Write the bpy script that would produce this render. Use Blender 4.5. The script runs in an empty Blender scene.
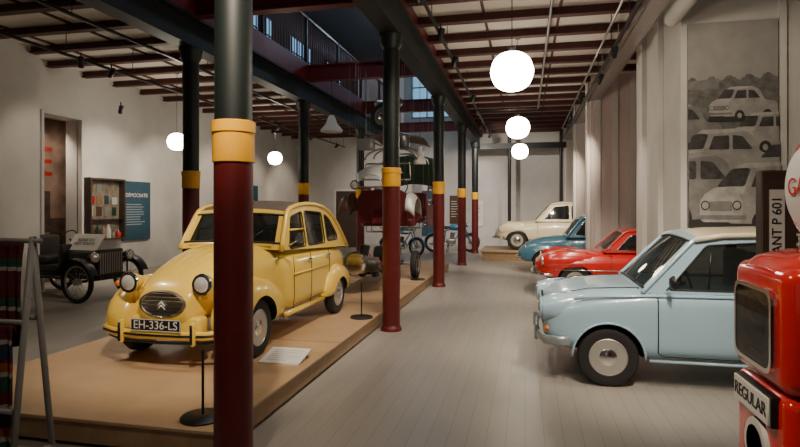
import bpy, bmesh, math, random
from mathutils import Vector, Matrix
from mathutils.geometry import tessellate_polygon
random.seed(3)
COL=bpy.context.scene.collection
pi=math.pi
# ------------------------------------------------------------ materials
def mat(name,col,rough=.5,metal=0,emit=0,coat=0,var=.06,vs=6,bump=0,bs=60,ecol=None):
    m=bpy.data.materials.new(name); m.use_nodes=True
    nt=m.node_tree; b=nt.nodes['Principled BSDF']
    b.inputs['Roughness'].default_value=rough; b.inputs['Metallic'].default_value=metal
    b.inputs['Coat Weight'].default_value=coat; b.inputs['Coat Roughness'].default_value=.08
    tc=nt.nodes.new('ShaderNodeTexCoord'); nz=nt.nodes.new('ShaderNodeTexNoise'); nz.inputs['Scale'].default_value=vs
    nt.links.new(tc.outputs['Object'],nz.inputs['Vector'])
    cr=nt.nodes.new('ShaderNodeValToRGB')
    cr.color_ramp.elements[0].position=.3; cr.color_ramp.elements[1].position=.7
    cr.color_ramp.elements[0].color=(*[c*(1-var) for c in col],1)
    cr.color_ramp.elements[1].color=(*[min(1,c*(1+var)) for c in col],1)
    nt.links.new(nz.outputs['Fac'],cr.inputs['Fac']); nt.links.new(cr.outputs['Color'],b.inputs['Base Color'])
    if emit:
        b.inputs['Emission Color'].default_value=(*(ecol or col),1); b.inputs['Emission Strength'].default_value=emit
    if bump:
        n2=nt.nodes.new('ShaderNodeTexNoise'); n2.inputs['Scale'].default_value=bs
        nt.links.new(tc.outputs['Object'],n2.inputs['Vector'])
        bp=nt.nodes.new('ShaderNodeBump'); bp.inputs['Strength'].default_value=bump; bp.inputs['Distance'].default_value=.01
        nt.links.new(n2.outputs['Fac'],bp.inputs['Height']); nt.links.new(bp.outputs['Normal'],b.inputs['Normal'])
    return m
def glassmat(name,tint,t=.5):
    m=bpy.data.materials.new(name); m.use_nodes=True; nt=m.node_tree
    for n in list(nt.nodes): nt.nodes.remove(n)
    o=nt.nodes.new('ShaderNodeOutputMaterial'); mx=nt.nodes.new('ShaderNodeMixShader'); tr=nt.nodes.new('ShaderNodeBsdfTransparent')
    g=nt.nodes.new('ShaderNodeBsdfPrincipled'); g.inputs['Base Color'].default_value=(.02,.022,.022,1); g.inputs['Roughness'].default_value=.04
    tr.inputs['Color'].default_value=(*tint,1); mx.inputs[0].default_value=1-t
    nt.links.new(tr.outputs[0],mx.inputs[1]); nt.links.new(g.outputs[0],mx.inputs[2]); nt.links.new(mx.outputs[0],o.inputs[0])
    return m
def plankmat():
    m=bpy.data.materials.new('floor_planks'); m.use_nodes=True; nt=m.node_tree; b=nt.nodes['Principled BSDF']
    tc=nt.nodes.new('ShaderNodeTexCoord'); mp=nt.nodes.new('ShaderNodeMapping'); mp.inputs['Rotation'].default_value=(0,0,pi/2)
    br=nt.nodes.new('ShaderNodeTexBrick'); br.inputs['Scale'].default_value=1
    br.inputs['Brick Width'].default_value=6; br.inputs['Row Height'].default_value=.135; br.inputs['Mortar Size'].default_value=.0025
    br.inputs['Mortar Smooth'].default_value=.4
    br.inputs['Color1'].default_value=(.36,.34,.31,1); br.inputs['Color2'].default_value=(.348,.328,.298,1); br.inputs['Mortar'].default_value=(.21,.195,.175,1)
    nt.links.new(tc.outputs['Object'],mp.inputs[0]); nt.links.new(mp.outputs[0],br.inputs['Vector'])
    nz=nt.nodes.new('ShaderNodeTexNoise'); nz.inputs['Scale'].default_value=2.5; nz.inputs['Detail'].default_value=6
    mp2=nt.nodes.new('ShaderNodeMapping'); mp2.inputs['Scale'].default_value=(3,.6,1)
    nt.links.new(tc.outputs['Object'],mp2.inputs[0]); nt.links.new(mp2.outputs[0],nz.inputs['Vector'])
    mx=nt.nodes.new('ShaderNodeMixRGB'); mx.blend_type='OVERLAY'; mx.inputs[0].default_value=.12
    nt.links.new(br.outputs['Color'],mx.inputs[1]); nt.links.new(nz.outputs['Fac'],mx.inputs[2]); nt.links.new(mx.outputs[0],b.inputs['Base Color'])
    b.inputs['Roughness'].default_value=.38
    return m
WHITE=mat('white_plaster',(.60,.585,.56),.85,bump=.15,vs=2)
WALLG=mat('warm_grey_plaster',(.50,.47,.42),.85,bump=.1,vs=1)
BEIGE=mat('beige_column_paint',(.54,.475,.44),.7,vs=2)
CEIL=mat('ceiling_panels',(.80,.74,.66),.8,var=.06,vs=1.5)
OXRED=mat('oxide_red_paint',(.12,.010,.010),.42,var=.12)
BEAMRED=mat('joist_red_paint',(.075,.016,.013),.6,var=.15)
BLKGRN=mat('black_green_paint',(.004,.008,.0075),.5,var=.1)
YEL=mat('column_yellow_paint',(.87,.43,.012),.5,var=.08)
BLACK=mat('black_paint',(.012,.012,.013),.4)
RUB=mat('tyre_rubber',(.015,.015,.016),.75,bump=.2)
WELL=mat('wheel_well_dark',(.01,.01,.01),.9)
CHROME=mat('chrome',(.75,.74,.72),.16,1,var=.02)
STEEL=mat('brushed_steel',(.45,.44,.42),.35,1)
RIMG=mat('rim_grey_paint',(.42,.41,.38),.4,.3)
RUBBER=mat('rubber_trim',(.02,.02,.02),.6)
PYEL=mat('cream_yellow_car_paint',(.87,.61,.10),.28,coat=.6,var=.02)
PBLUE=mat('pale_blue_car_paint',(.37,.56,.69),.26,coat=.6,var=.02)
PCREAM=mat('cream_car_paint',(.78,.70,.50),.25,coat=.6,var=.02)
PRED=mat('red_car_paint',(.56,.016,.013),.22,coat=.8,var=.02)
PTEAL=mat('teal_car_paint',(.06,.18,.27),.25,coat=.7,var=.02)
CANVAS=mat('roof_canvas',(.13,.10,.08),.85,bump=.2)
GLASS=glassmat('car_glass',(.5,.55,.55),.42)
DGLASS=glassmat('dark_glass',(.4,.45,.45),.35)
CLEAR=glassmat('clear_glass',(.95,.95,.95),.85)
LENS=mat('headlight_lens',(.82,.82,.78),.08,.35,coat=1,var=.1,vs=30)
ORANGE=mat('indicator_orange',(.8,.2,.02),.3)
SEAT=mat('seat_vinyl',(.03,.025,.022),.6)
SEATB=mat('seat_brown',(.06,.035,.02),.6)
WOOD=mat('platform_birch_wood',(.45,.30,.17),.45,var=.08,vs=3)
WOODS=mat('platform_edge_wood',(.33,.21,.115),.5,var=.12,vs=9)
DARKW=mat('dark_walnut_panel',(.06,.035,.025),.5,var=.2,vs=12)
PLATEW=mat('sign_white',(.75,.74,.70),.5,var=.02)
PLATEB=mat('plate_black',(.01,.01,.012),.4)
NAVY=mat('navy_poster',(.02,.07,.11),.6,var=.1)
PUMPRED=mat('pump_red_enamel',(.68,.018,.012),.2,coat=.8,var=.03)
GLOBE=mat('globe_opal_glass',(1,.93,.8),.4,emit=34,ecol=(1,.88,.70))
BLUEP=mat('blue_enamel',(.04,.16,.30),.35,coat=.4)
BLUEG=mat('clerestory_blue_glass',(.25,.45,.6),.3,emit=.8,ecol=(.25,.5,.75))
GREENP=mat('dark_green_paint',(.02,.06,.04),.4)
LEATHER=mat('brown_leather',(.10,.045,.02),.5)
MAROON=mat('maroon_vinyl',(.12,.010,.015),.5)
PRIMER=mat('pale_grey_primer',(.34,.34,.31),.4,.2)
# ------------------------------------------------------------ helpers
def empty(name,loc=(0,0,0),rz=0,scale=1):
    o=bpy.data.objects.new(name,None); o.empty_display_size=.1; COL.objects.link(o)
    o.location=loc; o.rotation_euler=(0,0,rz); o.scale=(scale,)*3; return o
def mk(name,vs,fs,m,par=None,smooth=False,fmats=None,mats=None):
    me=bpy.data.meshes.new(name); me.from_pydata([tuple(v) for v in vs],[],fs); me.update()
    for mm in (mats or [m]): me.materials.append(mm)
    if fmats:
        for p,i in zip(me.polygons,fmats): p.material_index=i
    if smooth:
        for p in me.polygons: p.use_smooth=True
    bm=bmesh.new(); bm.from_mesh(me); bmesh.ops.recalc_face_normals(bm,faces=bm.faces); bm.to_mesh(me); bm.free()
    o=bpy.data.objects.new(name,me); COL.objects.link(o)
    if par: o.parent=par
    return o
def boxes(name,lst,m,par=None,bevel=0,seg=2):
    bm=bmesh.new()
    for lo,hi in lst:
        vs=[bm.verts.new((x,y,z)) for x in (lo[0],hi[0]) for y in (lo[1],hi[1]) for z in (lo[2],hi[2])]
        for f in ((0,1,3,2),(4,6,7,5),(0,4,5,1),(2,3,7,6),(0,2,6,4),(1,5,7,3)): bm.faces.new([vs[i] for i in f])
    bmesh.ops.recalc_face_normals(bm,faces=bm.faces)
    if bevel: bmesh.ops.bevel(bm,geom=list(bm.edges),offset=bevel,segments=seg,affect='EDGES',profile=.5)
    me=bpy.data.meshes.new(name); bm.to_mesh(me); bm.free(); me.materials.append(m)
    if bevel:
        for p in me.polygons: p.use_smooth=True
        try: me.set_sharp_from_angle(angle=.7)
        except Exception: pass
    o=bpy.data.objects.new(name,me); COL.objects.link(o)
    if par: o.parent=par
    return o
def box(name,lo,hi,m,par=None,bevel=0,seg=2): return boxes(name,[(lo,hi)],m,par,bevel,seg)
def basis(ax):
    a=Vector(ax).normalized(); t=Vector((0,0,1)) if abs(a.z)<.9 else Vector((1,0,0))
    u=a.cross(t).normalized(); v=a.cross(u).normalized(); return a,u,v
def lathe(name,prof,org,ax,m,par=None,n=32,smooth=True,sc=(1,1)):
    a,u,v=basis(ax); org=Vector(org); vs=[];fs=[]
    for r,h in prof:
        for i in range(n):
            t=2*pi*i/n; vs.append(org+a*h+u*(r*math.cos(t)*sc[0])+v*(r*math.sin(t)*sc[1]))
    for j in range(len(prof)-1):
        for i in range(n):
            k=(i+1)%n; fs.append((j*n+i,j*n+k,(j+1)*n+k,(j+1)*n+i))
    if prof[0][0]>1e-5: fs.append(tuple(range(n))[::-1])
    L=(len(prof)-1)*n
    if prof[-1][0]>1e-5: fs.append(tuple(L+i for i in range(n)))
    o=mk(name,vs,fs,m,par,smooth)
    bm=bmesh.new(); bm.from_mesh(o.data); bmesh.ops.remove_doubles(bm,verts=bm.verts,dist=1e-5); bmesh.ops.recalc_face_normals(bm,faces=bm.faces); bm.to_mesh(o.data); bm.free()
    if smooth:
        try: o.data.set_sharp_from_angle(angle=.75)
        except Exception: pass
    return o
def cyl(name,p0,p1,r,m,par=None,n=20,r1=None):
    p0=Vector(p0);p1=Vector(p1); d=p1-p0
    return lathe(name,[(r,0),(r if r1 is None else r1,d.length)],p0,d,m,par,n)
def ball(name,c,r,m,par=None,sc=(1,1,1),n=24):
    prof=[(r*math.sin(pi*i/14),-r*math.cos(pi*i/14)) for i in range(15)]; prof[0]=(0,-r);prof[-1]=(0,r)
    o=lathe(name,prof,(0,0,0),(0,0,1),m,par,n)
    for v in o.data.vertices: v.co=Vector((v.co.x*sc[0]+c[0],v.co.y*sc[1]+c[1],v.co.z*sc[2]+c[2]))
    for p in o.data.polygons: p.use_smooth=True
    return o
def tube(name,pts,r,m,par=None,closed=False,n=8,flat=1):
    P=[Vector(p) for p in pts]; N=len(P); vs=[];fs=[]; pu=None
    for i in range(N):
        if closed: d=P[(i+1)%N]-P[i-1]
        else: d=P[min(i+1,N-1)]-P[max(i-1,0)]
        d.normalize()
        if pu is None: _,u,v=basis(d)
        else:
            u=(pu-d*pu.dot(d))
            if u.length<1e-4: _,u,v=basis(d)
            u.normalize(); v=d.cross(u)
        pu=u
        for k in range(n):
            t=2*pi*k/n; vs.append(P[i]+u*(r*math.cos(t)*flat)+v*(r*math.sin(t)))
    for i in range(N if closed else N-1):
        a=i*n;b=((i+1)%N)*n
        for k in range(n):
            q=(k+1)%n; fs.append((a+k,a+q,b+q,b+k))
    if not closed: fs.append(tuple(range(n))); fs.append(tuple((N-1)*n+i for i in range(n)))
    return mk(name,vs,fs,m,par,True)
def multitube(name,lines,r,m,par=None,n=6):
    vs=[];fs=[]
    for a,b in lines:
        a=Vector(a);b=Vector(b); d,u,v=basis(b-a); s=len(vs)
        for p in (a,b):
            for k in range(n):
                t=2*pi*k/n; vs.append(p+u*(r*math.cos(t))+v*(r*math.sin(t)))
        for k in range(n):
            q=(k+1)%n; fs.append((s+k,s+q,s+n+q,s+n+k))
        fs.append(tuple(s+k for k in range(n))); fs.append(tuple(s+n+k for k in range(n)))
    return mk(name,vs,fs,m,par,True)
def pchip(xs,ys,x):
    n=len(xs); h=[xs[i+1]-xs[i] for i in range(n-1)]; d=[(ys[i+1]-ys[i])/h[i] for i in range(n-1)]
    m=[0]*n; m[0]=d[0]; m[-1]=d[-1]
    for i in range(1,n-1):
        if d[i-1]*d[i]<=0: m[i]=0
        else:
            w1=2*h[i]+h[i-1]; w2=h[i]+2*h[i-1]; m[i]=(w1+w2)/(w1/d[i-1]+w2/d[i])
    i=0
    while i<n-2 and x>xs[i+1]: i+=1
    t=(x-xs[i])/h[i]; t=max(0,min(1,t))
    return (2*t**3-3*t*t+1)*ys[i]+(t**3-2*t*t+t)*h[i]*m[i]+(-2*t**3+3*t*t)*ys[i+1]+(t**3-t*t)*h[i]*m[i+1]
def sect(x,w,zb,zm,zt,nu,nl,N,yc):
    out=[]
    for i in range(N):
        a=2*pi*i/N; c=math.cos(a);s=math.sin(a); n=nu if s>=0 else nl
        y=w*math.copysign(abs(c)**(2/n),c)
        z=zm+((zt-zm) if s>=0 else (zm-zb))*math.copysign(abs(s)**(2/n),s)
        out.append((x,y+yc,z))
    return out
def bodyloft(name,st,m,par,N=56,M=56,yc=0):
    """st rows: x,w,zb,zm,zt,nu,nl ascending x"""
    st=sorted(st); xs=[s[0] for s in st]; vs=[];fs=[]
    X=[]
    for i in range(M+1):
        t=i/M; t=.5-.5*math.cos(pi*t); X.append(xs[0]+(xs[-1]-xs[0])*t)
    for x in X:
        p=[pchip(xs,[s[k] for s in st],x) for k in range(1,7)]
        vs+=sect(x,*p,N,yc)
    for j in range(M):
        for i in range(N):
            k=(i+1)%N; fs.append((j*N+i,j*N+k,(j+1)*N+k,(j+1)*N+i))
    fs.append(tuple(range(N))); fs.append(tuple(M*N+i for i in range(N)))
    o=mk(name,vs,fs,m,par,True)
    try: o.data.set_sharp_from_angle(angle=.9)
    except Exception: pass
    return o
def cut(o,cyls):
    for (c,r,y0,y1) in cyls:
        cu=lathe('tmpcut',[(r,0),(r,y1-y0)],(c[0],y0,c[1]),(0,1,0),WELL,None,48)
        par=o.parent
        md=o.modifiers.new('b','BOOLEAN'); md.operation='DIFFERENCE'; md.object=cu; md.solver='EXACT'
        try: md.material_mode='TRANSFER'
        except Exception: pass
        o.parent=None; bpy.context.view_layer.update()
        dg=bpy.context.evaluated_depsgraph_get()
        me=bpy.data.meshes.new_from_object(o.evaluated_get(dg))
        o.modifiers.clear(); o.data=me; o.parent=par
        bpy.data.objects.remove(cu)
    try: o.data.set_sharp_from_angle(angle=.7)
    except Exception: pass
def roundpoly(P,r,n=4):
    out=[]; N=len(P)
    for i in range(N):
        a=Vector(P[i-1]);b=Vector(P[i]);c=Vector(P[(i+1)%N])
        d1=(a-b);d2=(c-b); rr=min(r,d1.length*.45,d2.length*.45)
        p=b+d1.normalized()*rr;q=b+d2.normalized()*rr
        for k in range(n+1):
            t=k/n; out.append(tuple(p*(1-t)**2+b*2*t*(1-t)+q*t*t))
    return out
def holed(name,outer,holes,f,thick,m,par):
    loops=[outer]+holes; flat=[p for l in loops for p in l]
    tris=tessellate_polygon([[Vector((p[0],p[1],0)) for p in l] for l in loops])
    n=len(flat); vs=[f(p[0],p[1],0) for p in flat]+[f(p[0],p[1],-thick) for p in flat]
    fs=[tuple(t) for t in tris]+[tuple(i+n for i in t)[::-1] for t in tris]
    s=0
    for l in loops:
        L=len(l)
        for i in range(L):
            a=s+i;b=s+(i+1)%L; fs.append((a,b,b+n,a+n))
        s+=L
    return mk(name,vs,fs,m,par)
def greenhouse(par,prof,kinds,zb,wb,t,wins,paint,roofm,glass=GLASS,crown=.035,er=.022,edge=None,trim=RUBBER):
    w=lambda z: wb-t*(z-zb)
    n=len(prof); N=14; vs=[];fs=[];fm=[]
    nor=[]
    for i in range(n):
        a=prof[max(i-1,0)];b=prof[min(i+1,n-1)]; d=Vector((b[0]-a[0],b[1]-a[1])).normalized(); nn=Vector((d.y,-d.x))
        if nn.y<0 : nn=-nn
        nor.append(nn)
    for i,(x,z) in enumerate(prof):
        for k in range(N+1):
            s=-1+2*k/N; c=crown*(1-s*s)
            vs.append((x+nor[i].x*c,w(z)*s,z+nor[i].y*c))
    mi={'p':0,'r':1,'g':2}
    for i in range(n-1):
        for k in range(N):
            fs.append((i*(N+1)+k,i*(N+1)+k+1,(i+1)*(N+1)+k+1,(i+1)*(N+1)+k))
            kk=kinds[i]
            if kk=='g' and (k==0 or k==N-1) : kk='p'
            fm.append(mi[kk])
    o=mk('cabin_shell',vs,fs,None,par,True,fm,[paint,roofm,glass])
    try: o.data.set_sharp_from_angle(angle=.6)
    except Exception: pass
    for i in range(n):
        ka=kinds[i-1] if i>0 else 'p'; kb=kinds[i] if i<n-1 else 'p'
        if (ka=='g')!=(kb=='g'):
            tube('window_seal',[vs[i*(N+1)+k] for k in range(N+1)],.012,trim,par)
    for sgn in (1,-1):
        f=lambda u,v,off,s=sgn:(u,s*(w(v)+off),v)
        holed('cabin_side',prof,wins,f,.03,paint,par)
        tube('roof_rail',[(x,sgn*w(z),z) for x,z in prof],er,edge or paint,par)
        for W in wins:
            mk('side_window',[f(p[0],p[1],-.015) for p in W],[tuple(range(len(W)))],glass,par)
            tube('window_trim',[f(p[0],p[1],.002) for p in W],.008,trim,par,closed=True,n=6)
def wheel(par,x,y,z,r,wd,side,hub='cap',rimm=RIMG):
    e=empty('wheel'); e.parent=par; e.location=(x,y,z)
    h=wd/2; ri=r*.62
    lathe('tyre',[(ri,-h*.8),(r*.8,-h),(r*.95,-h*.85),(r,-h*.5),(r,h*.5),(r*.95,h*.85),(r*.8,h),(ri,h*.8)],(0,0,0),(0,side,0),RUB,e,40)
    lathe('rim',[(ri*1.02,h*.82),(ri*.97,h*.9),(ri*.9,h*.55),(ri*.82,h*.35),(ri*.6,h*.45),(ri*.42,h*.62),(0,h*.62)],(0,0,0),(0,side,0),rimm,e,40)
    lathe('rim_back',[(ri,-h*.8),(0,-h*.6)],(0,0,0),(0,side,0),WELL,e,24)
    k=10
    vs=[];fs=[]
    for i in range(k):
        a=2*pi*i/k; cx=ri*.74*math.cos(a); cz=ri*.74*math.sin(a); s=len(vs)
        for q in range(8):
            b=2*pi*q/8; vs.append((cx+ri*.11*math.cos(b),side*(h*.50),cz+ri*.11*math.sin(b)))
        fs.append(tuple(range(s,s+8)))
    mk('rim_slots',vs,fs,WELL,e)
    if hub=='cap':
        lathe('hubcap',[(ri*.5,h*.55),(ri*.48,h*.8),(ri*.35,h*.98),(0,h*1.05)],(0,0,0),(0,side,0),CHROME,e,28)
    else:
        lathe('hubcap',[(ri*.85,h*.6),(ri*.8,h*.82),(ri*.6,h*.78),(ri*.5,h*.95),(ri*.2,h*1.1),(0,h*1.1)],(0,0,0),(0,side,0),CHROME,e,28)
    return e
def text(name,s,size,org,xd,yd,m,par=None,ext=.001,al='CENTER'):
    cu=bpy.data.curves.new(name,'FONT'); cu.body=s; cu.size=size; cu.extrude=ext; cu.align_x=al; cu.align_y='CENTER'
    cu.materials.append(m); o=bpy.data.objects.new(name,cu); COL.objects.link(o)
    x=Vector(xd).normalized();y=Vector(yd).normalized();z=x.cross(y)
    M=Matrix((x,y,z)).transposed().to_4x4(); M.translation=Vector(org)
    if par: o.parent=par
    o.matrix_local=M
    return o
def headlight(par,x,y,z,r,ring=CHROME,body=None,depth=.12,name='headlight'):
    lathe(name+'_bowl',[(0,-depth),(r*.55,-depth*.9),(r*.9,-depth*.4),(r,0)],(x,y,z),(1,0,0),body or ring,par,28)
    lathe(name+'_ring',[(r*.86,-.012),(r*1.02,-.012),(r*1.08,.0),(r*1.02,.016),(r*.88,.018)],(x,y,z),(1,0,0),ring,par,28)
    lathe(name+'_lens',[(r*.9,.008),(r*.7,.022),(r*.35,.032),(0,.035)],(x,y,z),(1,0,0),LENS,par,28)
def seatpair(par,x,z,m=SEAT,h=.5,ys=(-.3,.3)):
    for y in ys:
        box('seat_cushion',(x-.2,y-.22,z),(x+.28,y+.22,z+.12),m,par,.04)
        box('seat_back',(x-.3,y-.22,z+.05),(x-.18,y+.22,z+h),m,par,.04)
def steering(par,x,y,z,r=.18):
    tube('steering_wheel',[(x+.25*r*math.cos(2*pi*i/24),y+r*math.sin(2*pi*i/24),z+r*.95*math.cos(2*pi*i/24)) for i in range(24)],.012,BLACK,par,closed=True)
    cyl('steering_column',(x,y,z),(x+.35,y,z-.2),.015,BLACK,par,8)
def seam(par,pts,name='panel_gap',r=.004): return tube(name,pts,r,WELL,par,n=5)
def shell(name,fn,nu,nv,m,par,th=.012):
    vs=[];fs=[]
    for i in range(nu+1):
        for j in range(nv+1): vs.append(fn(i/nu,j/nv))
    for i in range(nu):
        for j in range(nv): fs.append((i*(nv+1)+j,i*(nv+1)+j+1,(i+1)*(nv+1)+j+1,(i+1)*(nv+1)+j))
    o=mk(name,vs,fs,m,par,True); s=o.modifiers.new('s','SOLIDIFY'); s.thickness=th; return o
# ------------------------------------------------------------ room shell
Zc=4.56
box('floor',(-14,-6,-.2),(9,24,0),plankmat())
wl=[((-9.6,-5,0),(-9.3,9.2,Zc)),((-9.6,10.15,0),(-9.3,22.2,Zc)),((-9.6,9.2,3.5),(-9.3,10.15,Zc)),((-9.3,5.4,0),(-8.75,8.65,Zc))]
boxes('wall_left',wl,WHITE)
boxes('wall_back',[((-9.3,22,0),(5,22.3,Zc)),((-4.75,22,Zc),(-1.7,22.3,8))],WHITE)
boxes('wall_right',[((5,-5,0),(5.3,22.3,Zc)),((1.9,7.6,0),(5,10.45,Zc))],WHITE)
boxes('wall_right_piers',[((1.42,13.0,0),(4.2,13.6,Zc)),((1.42,16.5,0),(4.2,17.1,Zc)),((1.42,20.4,0),(4.2,22,Zc))],BEIGE)
pil=[]
for x,y0 in ((1.9,8.5),(1.9,9.6),(1.42,13.14),(1.42,16.64),(1.42,20.6),(1.42,21.3)): pil.append(((x-.07,y0,0),(x,y0+.32,Zc)))
pil.append(((2.99,7.55,0),(3.06,7.6,Zc)))
for k in range(3): pil.append(((1.50+.36*k,12.94,0),(1.62+.36*k,13.0,Zc)))
boxes('trim_1',pil,WHITE)
boxes('wall_front',[((-9.6,-5.2,0),(-7,-5,Zc)),((-5,-5.2,0),(-2,-5,Zc)),((1.5,-5.2,0),(5.3,-5,Zc)),((-9.6,-5.2,3.4),(5.3,-5,Zc)),((-9.6,-5.2,0),(5.3,-5,.8))],WHITE)  # unseen wall behind camera, openings shaped to let world light in as fill
boxes('ceiling',[((-9.6,-5.2,Zc),(-4.75,22.3,Zc+.15)),((-1.75,-5.2,Zc),(5.3,22.3,Zc+.15)),((-4.75,-5.2,7.6),(-1.75,22.3,7.75))],CEIL)
boxes('wall_upper',[((-6.9,-5.2,Zc+.15),(-6.75,22.3,7.6)),((-1.6,-5.2,Zc+.15),(-1.45,22.3,7.6)),((-6.9,-5.2,7.6),(-4.75,22.3,7.75)),((-4.75,-5.2,Zc),(-1.6,-5.0,7.6))],mat('upper_wall_dark',(.09,.08,.08),.8))
for i in range(6):
    y=4.6+i*2.9
    e=empty('window_%d'%(i+1),(-6.74,y,6.0)); 
    box('pane',(0,-.8,-.7),(.02,.8,.7),BLUEG,e)
    boxes('window_bars',[((.02,-.83+.4*k,-.72),(.06,-.80+.4*k,.72)) for k in range(5)]+[((.02,-.83,-.72+.47*k),(.06,.83,-.69+.47*k)) for k in range(4)],BLACK,e)
e=empty('window_7',(-3.2,21.96,6.1)); box('pane',(-1.2,0,-.9),(1.2,.02,.9),BLUEG,e)
boxes('window_bars',[((-1.22+.6*k,-.04,-.92),(-1.18+.6*k,0,.92)) for k in range(5)]+[((-1.22,-.04,-.92+.6*k),(1.22,0,-.88+.6*k)) for k in range(4)],BLACK,e)
J=[]
y=-4.4
while y<21.8:
    for x0,x1 in ((-9.3,-4.85),(-1.65,5.0)):
        J.append(((x0,y-.03,Zc-.10),(x1,y+.03,Zc))); J.append(((x0,y-.07,Zc-.125),(x1,y+.07,Zc-.098)))
    y+=.92
boxes('ceiling_joists',J,BEAMRED)
S=[]
for x in (-8.2,-7.0,-5.8,-.6,.5,1.6,3.0): S.append(((x-.02,-5,Zc-.03),(x+.02,22,Zc)))
boxes('trim_2',S,BEAMRED)
for i,X in enumerate((-1.75,-4.75)):
    boxes('longitudinal_beam',[((X-.13,-5,3.95),(X+.13,22,3.985)),((X-.03,-5,3.985),(X+.03,22,4.36)),((X-.13,-5,4.36),(X+.13,22,4.40))],BLKGRN)
CB=[]
for Y in (3.12,7.3,11.55,15.9,20.2):
    CB.append(((-4.7,Y-.09,4.40),(-1.8,Y+.09,4.43))); CB.append(((-4.7,Y-.03,4.43),(-1.8,Y+.03,4.72))); CB.append(((-4.7,Y-.09,4.72),(-1.8,Y+.09,4.75)))
boxes('cross_beams',CB,OXRED)
boxes('trim_3',[((-4.9,-5,4.40),(-4.62,22,4.78)),((-1.88,-5,4.40),(-1.6,22,4.78))],OXRED)
e=empty('mezzanine_railing',(-4.68,0,4.78))
multitube('rail_bars',[((0,1+.13*k,0),(0,1+.13*k,1.0)) for k in range(155)],.011,OXRED,e,5)
box('handrail',(-.03,1,1.0),(.03,21.2,1.05),OXRED,e)
boxes('rail_posts',[((-.03,1+2.1*k,0),(.03,1.06+2.1*k,1.05)) for k in range(10)],BLKGRN,e)
def column(X,Y,H=3.95):
    e=empty('iron_column',(X,Y,0)); r=.118
    lathe('base',[(.14,0),(.14,.03),(.13,.05),(r,.07)],(0,0,0),(0,0,1),OXRED,e)
    cyl('lower_shaft',(0,0,.05),(0,0,1.93),r,OXRED,e,32)
    lathe('yellow_band',[(.12,1.92),(.127,1.925),(.127,2.10),(.133,2.105),(.133,2.17),(.12,2.175)],(0,0,0),(0,0,1),YEL,e,32)
    cyl('upper_shaft',(0,0,2.17),(0,0,H-.2),.113,BLKGRN,e,32)
    lathe('capital',[(.107,H-.2),(.15,H-.12),(.15,H-.06),(.17,H-.03),(.17,H)],(0,0,0),(0,0,1),BLKGRN,e,32)
    return e
for X in (-1.75,-4.75):
    for Y in (3.14,7.3,11.55,15.9,20.2): column(X,Y)
for X in (-.55,1.25):
    e=empty('black_pipe_column',(X,20.6,0)); cyl('shaft',(0,0,0),(0,0,4.38),.06,BLACK,e); cyl('foot',(0,0,0),(0,0,.03),.13,BLACK,e)
box('trim_4',(-1.6,20.5,3.75),(1.9,20.7,3.95),BLKGRN)
e=empty('cable_tray',(1.5,0,0))
boxes('tray',[((-.12,-4,4.0),(.12,21,4.02)),((-.13,-4,4.0),(-.11,21,4.09)),((.11,-4,4.0),(.13,21,4.09))],STEEL,e)
multitube('hangers',[((sx,y*1.8,4.05),(sx,y*1.8,4.43)) for y in range(0,12) for sx in (-.12,.12)],.008,STEEL,e)
multitube('cables',[((-.06,-4,4.04),(-.06,21,4.04)),((.03,-4,4.05),(.03,21,4.05))],.022,WHITE,e,8)
e=empty('ventilation_duct',(1.79,0,3.62)); cyl('duct',(0,-4,.38),(0,7.55,.38),.10,WHITE,e)
e=empty('ceiling_conduit',(.35,0,4.38)); multitube('pipe',[((0,-4,0),(0,16,0)),((0,16,0),(-1.6,16,0)),((.9,2,-.02),(.9,20,-.02))],.022,STEEL,e)
# ------------------------------------------------------------ lights
def track(X,y0,y1,z):
    e=empty('light_track',(X,0,z)); box('track_rail',(-.018,y0,-.02),(.018,y1,.02),BLACK,e)
    k=y0+.3
    L=[]
    while k<y1: L.append(((0,k,0),(0,k,Zc-z-.05))); k+=1.5
    multitube('track_hangers',L,.006,BLACK,e)
track(1.25,1,20,3.95); track(-1.2,1,20,4.15); track(-6.9,1,21,4.0); track(-5.4,1,21,4.0)
def spot(loc,tgt,W,ang=60,blend=.7,col=(1,.83,.64),rad=.05,body=BLACK):
    e=empty('track_spotlight',loc); d=(Vector(tgt)-Vector(loc)).normalized()
    lathe('lamp_can',[(0,-.02),(.04,-.02),(.045,-.035),(.045,-.18),(.03,-.2),(0,-.2)],(0,0,0),d,body,e,20)
    b=-d*.1
    cyl('lamp_arm',(b.x,b.y,b.z),(b.x,b.y,b.z+.16),.012,body,e,8)
    l=bpy.data.lights.new('spot_bulb','SPOT'); l.energy=W; l.spot_size=math.radians(ang); l.spot_blend=blend; l.color=col; l.shadow_soft_size=rad
    o=bpy.data.objects.new('spot_bulb',l); COL.objects.link(o); o.parent=e; o.rotation_euler=d.to_track_quat('-Z','Y').to_euler()
    return e
K=1.15
spot((-1.2,1.9,4.0),(-3.1,4.9,.9),560*K,46)
spot((-1.2,5.6,4.0),(-2.9,6.2,1.0),240*K,55)
spot((-5.4,4.2,3.85),(-3.6,5.2,.8),150*K,55)
spot((-1.2,4.2,4.0),(-2.6,3.9,0),80*K,55)
spot((-1.2,7.9,4.0),(-2.7,9.8,.5),280*K,50)
spot((-1.2,9.4,4.0),(-2.5,10.8,1.6),150*K,55)
spot((-1.2,12.6,4.0),(-3.4,14.2,1),70*K,60)
spot((1.25,3.3,3.8),(1.5,5.9,.9),440*K,62)
spot((.9,2.6,3.8),(.2,5.9,.6),190*K,55)
spot((1.25,1.3,3.8),(1.0,2.4,1.2),60*K,60)
spot((-1.2,1.2,4.0),(.8,2.2,1.1),170*K,36)
spot((1.25,5.2,3.8),(2.6,7.6,2.5),110*K,75)
spot((1.25,5.6,3.8),(.0,8.0,0),150*K,85)
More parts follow.
